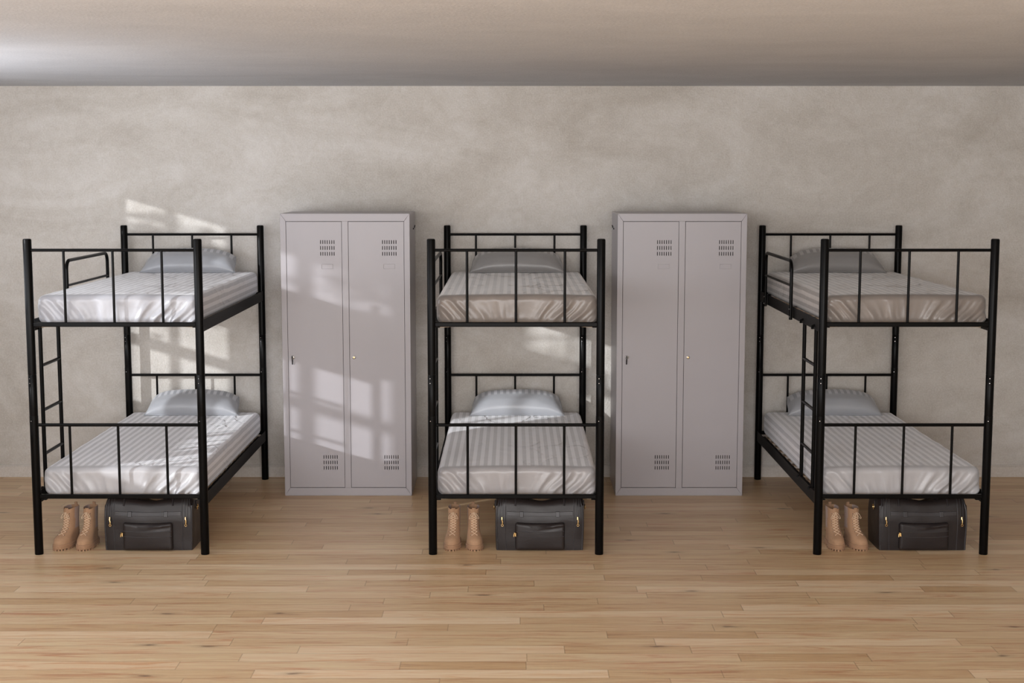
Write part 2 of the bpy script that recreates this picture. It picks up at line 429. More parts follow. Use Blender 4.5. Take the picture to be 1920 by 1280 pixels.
def make_bed():
    root = empty('bunk_bed')
    D = YFt - YBk                # local y of the foot end, head end at 0
    for x in (0, BW):
        for y in (D, 0):
            o = MB()
            o.tube([(x, y, 0), (x, y, .004), (x, y, .775), (x, y, .776), (x, y, .779), (x, y, .780), (x, y, 1.000), (x, y, 1.001), (x, y, 1.004), (x, y, 1.005), (x, y, 1.736), (x, y, 1.741)],
                   [.0225, .0235, .0235, .0226, .0226, .0228, .0228, .0222, .0222, .0230, .0230, .0215], 28)
            post = P(o, 'post', root)
            c = MB(); c.tube([(x, y, 1.7385), (x, y, 1.7425), (x, y, 1.7435)], [.0195, .0195, .016], 24); P(c, 'end_cap', post, 'plate')
            for z in (.984, .958, .749):
                ang = -.35
                dx, dy = math.sin(ang), -math.cos(ang)
                P(MB().tube([(x + dx * .021, y + dy * .021, z), (x + dx * .0245, y + dy * .0245, z)], [.0032, .0022], 10), 'bolt', post, 'bolt')
    for y in (D, 0):
        for (z, r, sq) in ((1.682, .0083, 0), (1.2785, .0125, 1), (.725, .0092, 0), (.326, .0122, 1)):
            o = MB()
            if sq: o.box(.018, BW - .018, y - .011, y + .011, z - r, z + r)
            else: o.tube([(.018, y, z), (BW - .018, y, z)], r, 16)
            P(o, 'cross_rail', root, 'black', True, .004 if sq else 0)
        for z0, z1 in ((1.285, 1.680), (.332, .722)):
            for x in (.194, .459, .724):
                P(MB().tube([(x, y, z0), (x, y, z1)], .0073, 12), 'spindle', root)
    # side rails: an angle section, upright plate outside and a ledge inside
    for zb, zt in ((1.234, 1.300), (.272, .341)):
        for s, x in ((-1, -.012), (1, BW + .012)):
            o = MB()
            xa, xb = sorted((x, x - s * .004))
            o.box(xa, xb, D + .012, -.012, zb, zt)
            xa, xb = sorted((x, x - s * .056))
            o.box(xa, xb, D + .024, -.024, zt - .042, zt - .038)
            P(o, 'side_rail', root, 'plate', False, .0012)
        # slat deck
        o = MB()
        n = 13
        for i in range(n):
            yc = D + .09 + (abs(D) - .18) * i / (n - 1)
            k = 10
            vs = []; fs = []
            for q in range(k + 1):
                t = q / k; x = .040 + (BW - .080) * t; z = zt - .0375 + .014 * (1 - (2 * t - 1) ** 2) - .008
                vs += [(x, yc - .027, z), (x, yc + .027, z), (x, yc + .027, z + .008), (x, yc - .027, z + .008)]
            for q in range(k):
                a = q * 4
                for e in range(4): fs.append((a + e, a + (e + 1) % 4, a + 4 + (e + 1) % 4, a + 4 + e))
            fs += [(3, 2, 1, 0), (k * 4, k * 4 + 1, k * 4 + 2, k * 4 + 3)]
            o.add(vs, fs)
        P(o, 'slat_deck', root, 'slat', False)
    # ladder on the left side, near the foot
    lad = None
    y1, y2 = -1.88 - YBk, -1.56 - YBk
    for y in (y1, y2):
        o = MB().tube([(-.001, y, .338), (-.001, y, 1.255)], .0112, 16)
        u = P(o, 'ladder_upright', root)
        P(MB().tube([(-.024, y, 1.236), (-.024, y, 1.252), (-.001, y, 1.262)], .0075, 10), 'hook', u)
        P(MB().tube([(-.001, y, .340), (-.022, y, .343), (-.024, y, .332)], .0065, 10), 'hook', u)
    for z in (1.031, .780, .533):
        P(MB().tube([(-.001, y1, z), (-.001, y2, z)], .0092, 14), 'ladder_rung', root)
    # guard rail near the head
    ya, yb, r, zt, zb = -1.275 - YBk, -.405 - YBk, .055, 1.577, 1.226
    x = -.0285
    pts = [(x, ya, zb), (x, ya, zt - r)]
    for k in range(1, 7):
        a = PI / 2 * k / 6; pts.append((x, ya + r * (1 - math.cos(a)), zt - r + r * math.sin(a)))
    for k in range(0, 7):
        a = PI / 2 * k / 6; pts.append((x, yb - r + r * math.sin(a), zt - r + r * math.cos(a)))
    pts.append((x, yb, zb))
    g = P(MB().tube(pts, .0105, 16), 'guard_rail', root)
    P(MB().tube([(x, ya, 1.430), (x, yb, 1.430)], .0078, 12), 'guard_crossbar', g)
    for y in (ya, yb):
        cl = MB()
        cl.box(-.0165, -.0120, y - .006, y + .045, 1.236, 1.303)
        cl.box(-.0165, .012, y + .012, y + .045, 1.300, 1.3035)
        P(cl, 'clamp_plate', g, 'black', False)
    for y in (ya, yb):
        for z in (1.245, 1.290):
            P(MB().tube([(x - .009, y - .006, z), (x - .0135, y - .008, z)], [.0042, .003], 10), 'bolt', g, 'bolt')
    return root

def copy_tree(o, parent=None):
    c = o.copy(); COL.objects.link(c); c.parent = parent
    for ch in o.children: copy_tree(ch, c)
    return c

XB = (-2.6202, -.4382, 1.6899)
bed_labels = ['black metal bunk bed left of both lockers, with sunlit wall behind it',
              'black metal bunk bed in the middle, standing between the two grey lockers',
              'black metal bunk bed right of both lockers, its guard rail facing a locker']
proto = make_bed()
for i, x in enumerate(XB):
    o = proto if i == 0 else copy_tree(proto)
    o.location = (x, YBk, 0)
    tag(o, bed_labels[i], 'bunk bed', 'black metal bunk beds along the wall')

# ------------------------------------------------------------------ mattresses
def make_mattress(seed):
    W, Lg, H = .874, 1.868, .158
    vs, fs = round_box(W, Lg, H, .034, 132, 150, 20)
    out = []; S = []; Mk = []
    for p in vs:
        x, y, z = p
        foot = sstep(-Lg / 2 + .05, -Lg / 2 + .006, y)
        zt = sstep(0, H, z)
        # puffy belly and a slight crown
        side = sstep(W / 2 - .05, W / 2, abs(x))
        nx = x + math.copysign(.004 * math.sin(PI * z / H), x) * side
        nzv = z
        if z > H * .6:
            nzv += .004 * (1 - (2 * x / W) ** 2) + .0022 * nz(x * 6, y * 5, seed) * (1 - foot)
            nzv += .0022 * nz(x * 14 + y * 5, y * 9, seed + 5)
        if side > 0:
            nx += math.copysign(.0022 * nz(y * 14, z * 12, seed + 9), x) * side
        ny = y
        if foot > 0:
            q = 1 - z / H                        # 0 at the top edge
            ax = abs(x); sx = 1 if x > 0 else -1
            # folds fan out of the top corners and lean inwards as they fall
            c = (W / 2 - ax)
            ang = c - q * (.07 + .11 * (1 - c / (W / 2)))
            w = nz(x * 5, z * 9, seed + 2)
            f = math.sin(ang * 47 + w * 2.6 + seed + sx * .8)
            f = (.5 + .5 * f) ** 2.2
            f += .45 * (.5 + .5 * math.sin(ang * 104 + w * 4 + 2 * sx)) ** 3
            amp = (.005 + .014 * sstep(.05, .8, q)) * (.45 + .55 * sstep(.42, .05, c)) * sstep(0, .18, q)
            f2 = nz(x * 9 + q * .8 * sx, z * 7, seed + 7)
            mid = .009 * f2 * sstep(.1, .9, q)
            gate = sstep(-.45, .30, nz(x * 6, z * 3, seed + 20) + .2)
            ny = y - (f * amp * gate + mid) * foot
        out.append((nx, ny, nzv))
        # stripe coordinate: across the top in x, down the sides in z
        if abs(x) > W / 2 - .034 and z < H - .010:
            s = math.copysign(W / 2 - .017 + (H - z), x)
        else: s = x
        S.append(s + 10 * .0437 + .0)
        Mk.append(1 - sstep(-Lg / 2 + .060, -Lg / 2 + .020, y))
    me = bpy.data.meshes.new('mattress'); me.from_pydata(out, [], fs)
    me.polygons.foreach_set('use_smooth', [True] * len(me.polygons))
    a = me.attributes.new('stripe_s', 'FLOAT', 'POINT'); a.data.foreach_set('value', S)
    a = me.attributes.new('stripe_m', 'FLOAT', 'POINT'); a.data.foreach_set('value', Mk)
    return me

def make_pillow(seed):
    W, H, T = .66, .285, .145
    nu, nv = 64, 34
    vs = []; fs = []; S = []; Mk = []
    for side in (1, -1):
        for j in range(nv + 1):
            for i in range(nu + 1):
                u = 2 * i / nu - 1; v = 2 * j / nv - 1
                # outline: edges bow inward between the pointed corners
                x = W / 2 * u * (1 - .05 * (1 - v * v) - .10 * max(0, v) ** 1.5)
                y = H / 2 * v * (1 - .06 * (1 - u * u) if v < 0 else 1 - .16 * u ** 4)
                e = max(0, (1 - abs(u) ** 3.2)) ** .55 * max(0, (1 - abs(v) ** 2.6)) ** .55
                z = T * (.72 if side > 0 else -.28) * e
                puck = .004 * math.sin(u * 30 + seed) * (1 - abs(v)) * sstep(.7, 1, abs(u))
                z += (.004 * nz(u * 3, v * 3, seed + side) + puck) * (e > .01) * e ** .5
                vs.append((x, y, z)); S.append(x + .437)
                Mk.append(sstep(-.12, .08, v) if side > 0 else sstep(-.2, .2, v))
    n = (nu + 1) * (nv + 1)
    for k in (0, 1):
        for j in range(nv):
            for i in range(nu):
                a = k * n + j * (nu + 1) + i
                f = (a, a + 1, a + nu + 2, a + nu + 1)
                fs.append(f if k == 0 else f[::-1])
    me = bpy.data.meshes.new('pillow'); me.from_pydata(vs, [], fs)
    a = me.attributes.new('stripe_s', 'FLOAT', 'POINT'); a.data.foreach_set('value', S)
    a = me.attributes.new('stripe_m', 'FLOAT', 'POINT'); a.data.foreach_set('value', Mk)
    bm = bmesh.new(); bm.from_mesh(me); bmesh.ops.remove_doubles(bm, verts=bm.verts, dist=1e-5); bm.to_mesh(me); bm.free()
    me.polygons.foreach_set('use_smooth', [True] * len(me.polygons))
    # piping follows the outline
    pts = []
    for i in range(nu): u = 2 * i / nu - 1; pts.append((W / 2 * u * (1 - 0), -H / 2 * (1 - .06 * (1 - u * u)), 0))
    for j in range(nv): v = 2 * j / nv - 1; pts.append((W / 2 * (1 - .05 * (1 - v * v) - .10 * max(0, v) ** 1.5), H / 2 * v * (1 if v < 0 else .84), 0))
    for i in range(nu): u = 1 - 2 * i / nu; pts.append((W / 2 * u * .90, H / 2 * (1 - .16 * u ** 4), 0))
    for j in range(nv): v = 1 - 2 * j / nv; pts.append((-W / 2 * (1 - .05 * (1 - v * v) - .10 * max(0, v) ** 1.5), H / 2 * v * (1 if v < 0 else .84), 0))
    return me, pts

mes = [make_mattress(1.3)]
pil, pts = make_pillow(2.0)
pipe = MB().tube(pts, .0028, 8, closed=True)
side_word = ['the left bunk bed', 'the middle bunk bed', 'the right bunk bed']
MT = [('sheet_lit_cool', 'pillow_lit_cool'), ('sheet_shaded_warm', 'pillow_shaded_warm'), ('sheet_shaded_warm', 'pillow_shaded_warm')]  # tint per bunk holds how light falls on it
MTL = [('sheet_lit_white', 'pillow_lit_cool'), ('sheet_lit_grey', 'pillow_lit_cool'), ('sheet_lit_white', 'pillow_lit_cool')]
first_p = {}
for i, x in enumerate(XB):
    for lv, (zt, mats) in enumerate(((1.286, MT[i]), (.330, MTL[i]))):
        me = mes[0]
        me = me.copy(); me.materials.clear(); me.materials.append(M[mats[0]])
        o = bpy.data.objects.new('mattress', me); COL.objects.link(o)
        o.location = (x + .465, -1.062, zt - .0105)
        word = 'upper' if lv == 0 else 'lower'
        tag(o, 'striped grey satin covered mattress on the %s bunk of %s' % (word, side_word[i]), 'mattress', 'striped mattresses on the bunks')
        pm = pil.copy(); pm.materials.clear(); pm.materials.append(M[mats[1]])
        q = bpy.data.objects.new('pillow', pm); COL.objects.link(q)
        top = zt - .0105 + .158
        q.location = (x + .472, -.200, top + .057)
        q.rotation_euler = (math.radians(24), 0, 0)
        q.scale = (.955, .86, .92)
        tag(q, 'grey satin pillow with striped top edge on the %s bunk of %s' % (word, side_word[i]), 'pillow', 'grey pillows on the bunks')
        pp = pipe.obj('piping', M[mats[1]], q)
for me in list(bpy.data.meshes):
    if me.users == 0: bpy.data.meshes.remove(me)

# ------------------------------------------------------------------ lockers
LW, LH, LD = .8283, 1.8368, .5195
def plate_with_holes(x0, x1, z0, z1, y0, y1, holes):
    """door sheet in the XZ plane, holes = list of (xa, xb, za, zb)"""
    xs = sorted({x0, x1, *[h[0] for h in holes], *[h[1] for h in holes]})
    zs = sorted({z0, z1, *[h[2] for h in holes], *[h[3] for h in holes]})
    mb = MB()
    hs = lambda a, b: any(h[0] - 1e-6 < a < h[1] + 1e-6 and h[2] - 1e-6 < b < h[3] + 1e-6 for h in holes)
    solid = {}
    for i in range(len(xs) - 1):
        for k in range(len(zs) - 1):
            solid[i, k] = not hs((xs[i] + xs[i + 1]) / 2, (zs[k] + zs[k + 1]) / 2)
    vid = {}
    def V(i, k, b):
        if (i, k, b) not in vid:
            vid[i, k, b] = len(mb.v); mb.v.append((xs[i], y1 if b else y0, zs[k]))
        return vid[i, k, b]
    for (i, k), s in solid.items():
        if not s: continue
        mb.f.append((V(i, k, 0), V(i + 1, k, 0), V(i + 1, k + 1, 0), V(i, k + 1, 0)))
        mb.f.append((V(i, k, 1), V(i, k + 1, 1), V(i + 1, k + 1, 1), V(i + 1, k, 1)))
        if not solid.get((i - 1, k)): mb.f.append((V(i, k, 0), V(i, k + 1, 0), V(i, k + 1, 1), V(i, k, 1)))
        if not solid.get((i + 1, k)): mb.f.append((V(i + 1, k, 0), V(i + 1, k, 1), V(i + 1, k + 1, 1), V(i + 1, k + 1, 0)))
        if not solid.get((i, k - 1)): mb.f.append((V(i, k, 0), V(i, k, 1), V(i + 1, k, 1), V(i + 1, k, 0)))
        if not solid.get((i, k + 1)): mb.f.append((V(i, k + 1, 0), V(i + 1, k + 1, 0), V(i + 1, k + 1, 1), V(i, k + 1, 1)))
    return mb

def make_locker():
    root = empty('locker')
    # case: shell, open front, folded front frame (local y 0 = front, +y towards the wall)
    c = MB()
    t = .018
    c.box(0, t, .002, LD, 0, LH); c.box(LW - t, LW, .002, LD, 0, LH)
    c.box(t, LW - t, .002, LD, LH - t, LH); c.box(t, LW - t, .002, LD, 0, t)
    c.box(t, LW - t, LD - t, LD, t, LH - t)
    P(c, 'case', root, 'locker', False, .003)
    # front frame built as mitred members
    zi0, zi1 = .052, 1.788
    xs_ = [(.0355, .3935), (.4335, .7925)]
    def member(pts, name):
        mb = MB(); n = len(pts)
        vs = [(p[0], 0, p[1]) for p in pts] + [(p[0], .012, p[1]) for p in pts]
        fs = [tuple(range(n)), tuple(reversed(range(n, 2 * n)))] + [(k, (k + 1) % n, n + (k + 1) % n, n + k) for k in range(n)]
        mb.add(vs, fs); return mb
    xl, xr = xs_[0][0], xs_[1][1]
    g = .0006
    fr = MB()
    for pts in ([(0, g), (xl, zi0 + g), (xl, zi1 - g), (0, LH - g)], [(LW, g), (LW, LH - g), (xr, zi1 - g), (xr, zi0 + g)],
                [(g, LH), (xl + g, zi1), (xr - g, zi1), (LW - g, LH)], [(g, 0), (LW - g, 0), (xr - g, zi0), (xl + g, zi0)],
                [(xs_[0][1], zi0), (xs_[1][0], zi0), (xs_[1][0], zi1), (xs_[0][1], zi1)]):
        mm = member(pts, ''); fr.add(mm.v, mm.f)
    P(fr, 'front_frame', root, 'locker', False, .0012)
    P(MB().box(t, LW - t, .0105, .0145, t, LH - t), 'dark_backing', root, 'dark', False)  # added dark sheet stands in for the unlit inside behind the slots
    for d, (xa, xb) in enumerate(((.038, .391), (.436, .790))):
        holes = []
        vx = (.254, .651)[d]
        for k in range(7):
            hx = vx + k * (.0915 - .0052) / 6
            for z1 in (1.667, 1.6295, 1.592): holes.append((hx, hx + .0052, z1 - .024, z1))
            for z1 in (.268, .232, .196): holes.append((hx + .001, hx + .0062, z1 - .023, z1))
        holes = [h for h in holes]
        lx = (.260, .657)[d]
        mb = plate_with_holes(xa, xb, .0555, 1.785, .0008, .0095, holes)
        door = P(mb, 'door', root, 'locker', False)
        # embossed label holder
        lb = MB()
        z0, z1 = 1.483, 1.514; w = .074
        for a in ((lx, lx + w, z1 - .0022, z1), (lx, lx + w, z0, z0 + .0022), (lx, lx + .0022, z0, z1), (lx + w - .0022, lx + w, z0, z1)):
            lb.box(a[0], a[1], -.0016, .0012, a[2], a[3])
        P(lb, 'label_holder', door, 'locker', False, .0006)
        kx = (.067, .462)[d]; kz = .911
        lk = MB().tube([(kx, .001, kz), (kx, -.004, kz), (kx, -.0055, kz)], [.0105, .0105, .0085], 24)
        P(lk, 'lock', door, 'steel')
        if d == 0:
            ky = MB()
            ky.tube([(kx - .002, -.005, kz), (kx - .002, -.016, kz)], .0065, 12)
            ky.box(kx - .0065, kx + .0015, -.0215, -.0125, kz - .008, kz + .011)
            ky.tube([(kx - .0025, -.017, kz - .012), (kx - .0025, -.012, kz - .018), (kx - .0025, -.008, kz - .045)], .0038, 10)
            P(ky, 'key', door, 'key', True)
        else:
            ky = MB().tube([(kx, -.005, kz), (kx, -.0068, kz)], [.0058, .0048], 16)
            ky.box(kx - .0008, kx + .0008, -.0078, -.0055, kz - .0035, kz + .0035)
            P(ky, 'lock_core', door, 'brass')
    return root

lk = make_locker()
lk_labels = ['grey two-door metal locker in patches of sunlight, beside the left bunk bed',
             'grey two-door metal locker without sunlight patches, beside the right bunk bed']
for i, x in enumerate((-1.484, .6751)):
    o = lk if i == 0 else copy_tree(lk)
    o.location = (x, -.5895, 0)
    tag(o, lk_labels[i], 'locker', 'grey metal lockers between the bunks')
    xs = LW if i == 0 else 0
    s = 1 if i == 0 else -1
    for yy, zz in ((.425, 1.735), (.455, 1.742), (.32, 1.728)):
        P(MB().tube([(xs - s * .001, yy, zz), (xs + s * .006, yy, zz)], [.006, .004], 10), 'side_bolt', o, 'plate')

# ------------------------------------------------------------------ bags
def make_bag():
    root = empty('duffel_bag')
    W, Dp, H, r = .490, .262, .310, .052
    def top_sag(x, y):
        return -.056 * math.exp(-((x - .01) / .125) ** 2) * sstep(-.13, -.01, y) - .016 * math.exp(-(x / .17) ** 2)
    def warp(p):
        x, y, z = p
        k = sstep(.12, H, z)
        # back leans over so the top is narrower than the base
        y = y * (1 - .16 * sstep(.16, H, z))
        z = z + top_sag(x, y) * k
        bul = math.sin(PI * min(1, z / H))
        x = x * (1 + .018 * bul)
        y = y + (-.004 * bul * (1 - (2 * x / W) ** 2) if y < 0 else 0)
        y += .003 * nz(x * 9, z * 9, 3) * (abs(y) > .08)
        z += .004 * nz(x * 10, y * 10, 8) * k
        return (x, y, z)
    # side panels nearly square to the front, top long edges generously rounded
    nx_, ny_, nz_ = 60, 34, 34
    vs, fs = round_box(W, Dp, H + r, r, nx_, ny_, nz_ + 4)
    vs2 = []
    for p in vs:
        x, y, z = p
        z = z - r
        if z < 0: z = 0
        if z < .0 + 1e-6 or True:
            pass
        vs2.append(Vector((x, y, z)))
    # flatten the rounding near the vertical corners (tight corners there)
    out = []
    for p in vs2:
        x, y, z = p
        if z < H - r:
            fx = abs(x) / (W / 2); fy = abs(y) / (Dp / 2)
            m_ = max(fx, fy)
            q = Vector((x, y))
            if m_ > .7:
                tgt = .012
                # push corner outwards towards a square
                cx_, cy_ = W / 2 - r, Dp / 2 - r
                if abs(x) > cx_ and abs(y) > cy_:
                    dx, dy = (abs(x) - cx_) / r, (abs(y) - cy_) / r
                    L_ = math.hypot(dx, dy) or 1; mm = max(dx, dy)
                    sc_ = (L_ / mm) ** .78
                    x = math.copysign(cx_ + dx * sc_ * r, x); y = math.copysign(cy_ + dy * sc_ * r, y)
        out.append(warp((x, y, z)))
    mb = MB(); mb.add(out, fs)
    body = P(mb, 'body', root, 'bag')
    def prof(x, n=26, off=.0015, y_from=-1):
        """points up the front, over the top and down the back at a given x"""
        pts = []
        hy = Dp / 2
        zz = [i / 10 * (H - r) for i in range(0, 11)]
        for z in zz: pts.append((x, -hy - off, z + .002 if z == 0 else z))
        for k in range(1, 8):
            a = PI / 2 * k / 7; pts.append((x, -hy + r - (r + off) * math.cos(a), H - r + (r + off) * math.sin(a)))
        for k in range(1, 7): pts.append((x, -hy + r + (Dp - 2 * r) * k / 7, H + off))
        for k in range(0, 8):
            a = PI / 2 * k / 7; pts.append((x, hy - r + (r + off) * math.sin(a), H - r + (r + off) * math.cos(a)))
        for z in reversed(zz[:-1]): pts.append((x, hy + off, z + .002 if z == 0 else z))
        return [warp(p) for p in pts]
    for x, rr in ((-.236, .0038), (-.188, .0022), (.188, .0022), (.236, .0038)):
        # outer seams hug the rounded shoulders a little lower
        pts = prof(x, off=.0005)
        if abs(x) > .22:
            pts = [(p[0] - math.copysign(.012 * sstep(H - .09, H, p[2]), x), p[1] * .975 + .0, p[2] - .015 * sstep(H - .10, H, p[2])) for p in pts]
        P(MB().tube(pts, rr, 8), 'piping', root, 'bag_trim')
    for s in (-1, 1):
        z = MB()
        for x in (.203, .217):
            z.tube(prof(s * x, off=.001)[6:], .0021, 6)
        zp = P(z, 'zipper', root, 'bag_trim')
        pl = MB(); px = s * .211; y = -Dp / 2 - .008
        pl.tube([(px, y, .192), (px, y - .002, .178)], [.0042, .0055], 10)
        pl.tube([(px + .002 * s, y - .004, .180), (px + .003, y - .006, .165), (px + .002, y - .005, .150)], [.0028, .0038, .0030], 8)
        ring = [(px + .002 + .0055 * math.cos(a), y - .005, .146 + .0065 * math.sin(a)) for a in [k * PI / 5 for k in range(10)]]
        pl.tube(ring, .0017, 6, closed=True)
        P(pl, 'zipper_pull', zp, 'gold')
    # horizontal strap band with keeper loops
    def band(x0, x1, z0, z1, off, n=16):
        mb = MB(); vs = []; fs = []
        for i in range(n + 1):
            x = x0 + (x1 - x0) * i / n
            for (z, o) in ((z0, 0), (z0, off), (z1, off), (z1, 0)):
                p = warp((x, -Dp / 2, z)); vs.append((p[0], p[1] - o + .001, p[2]))
        for i in range(n):
            for e in range(4): fs.append((i * 4 + e, i * 4 + (e + 1) % 4, i * 4 + 4 + (e + 1) % 4, i * 4 + 4 + e))
        fs += [(0, 1, 2, 3), (n * 4 + 3, n * 4 + 2, n * 4 + 1, n * 4)]
        mb.add(vs, fs); return mb
    P(band(-.182, .182, .200, .225, .0045), 'strap_band', root, 'strap', False, .0015)
    for x in (-.100, .098):
        P(band(x - .011, x + .011, .194, .228, .0085, 4), 'strap_loop', root, 'bag_trim', False, .002)
    # soft carrying handle lying on the sagging top
    pts = []
    for k in range(25):
        t = k / 24; x = -.135 + .27 * t
        e = math.sin(PI * t)
        p = warp((x, -.055 - .030 * e, H + .001))
        pts.append((p[0], p[1], p[2] - .010 * e + .003))
    P(MB().tube(pts, [.0065] + [.009] * 23 + [.0065], 10), 'carry_handle', root, 'strap')
    for x in (-.135, .135):
        a = [warp((x, -Dp / 2 + r - (r + .003) * math.cos(q), H - r + (r + .003) * math.sin(q))) for q in (0, .4, .8, 1.2, 1.57)]
        P(MB().tube(a, .0045, 8), 'handle_strap', root, 'strap')
    # front pocket
    PW, PH, PD = .276, .158, .040
    vs, fs = round_box(PW, PD, PH, .015, 40, 8, 26)
    vs = [Vector((x, y - (.006 * math.sin(PI * z / PH) * (1 - (2 * x / PW) ** 2) if y < 0 else 0)
                  - (.0035 * math.sin(z * 160 - abs(x + .02) * 26) * sstep(.09, .15, z) * sstep(.14, .0, abs(x - .05)) if y < 0 else 0), z - (.006 * (1 - (2 * x / PW) ** 2) if z > PH - .02 else 0))) for x, y, z in vs]
    mb = MB(); mb.add([(x + .001, y - Dp / 2 - PD / 2 + .014, z + .004) for x, y, z in vs], fs)
    pk = P(mb, 'front_pocket', root, 'bag')
    for z in (.116, .086):
        pts = []
        for k in range(15):
            t = k / 14; x = -PW / 2 + .004 + (PW - .008) * t
            u = 2 * t - 1
            pts.append((x + .001, -Dp / 2 - PD + .0135 - .006 * math.sin(PI * z / PH) * (1 - u * u), z - .006 * (1 - u * u)))
        P(MB().tube(pts, .0018, 6), 'pocket_seam', pk, 'bag_trim')
    pl = MB(); px, y, z = -.139, -Dp / 2 - .034, .098
    pl.tube([(px - .003, y, z + .008), (px + .004, y - .004, z + .008)], .006, 10)
    pl.tube([(px + .003, y - .006, z + .010), (px + .004, y - .008, z - .008)], [.0045, .0040], 8)
    pl.tube([(px - .005, y - .003, z + .004), (px - .006, y - .005, z - .012)], [.0035, .0028], 8)
    P(pl, 'pocket_zipper_pull', pk, 'gold')
    # D-rings at both ends
    for s in (-1, 1):
        t_ = MB(); xx = s * (W / 2 + .002)
        t_.box(min(xx, xx + s * .006), max(xx, xx + s * .006), -.040, -.020, .222, .262)
        tb = P(t_, 'ring_tab', root, 'strap', False, .002)
        pts = [(xx + s * .009, -.030 + .012 * math.sin(a), .226 + .014 * math.cos(a)) for a in [k * PI / 6 for k in range(12)]]
        P(MB().tube(pts, .0026, 8, closed=True), 'd_ring', tb, 'gold')
    return root
bag = make_bag()
BX = (-2.0325, .1545, 2.296)
bag_labels = ['black leather travel bag on the floor beneath the left bunk bed',
              'black leather travel bag on the floor beneath the middle bunk bed',
              'black leather travel bag on the floor beneath the right bunk bed']
for i, x in enumerate(BX):
    o = bag if i == 0 else copy_tree(bag)
    o.location = (x, -1.963 + .134, 0)
    tag(o, bag_labels[i], 'bag', 'leather bags under the bunks')

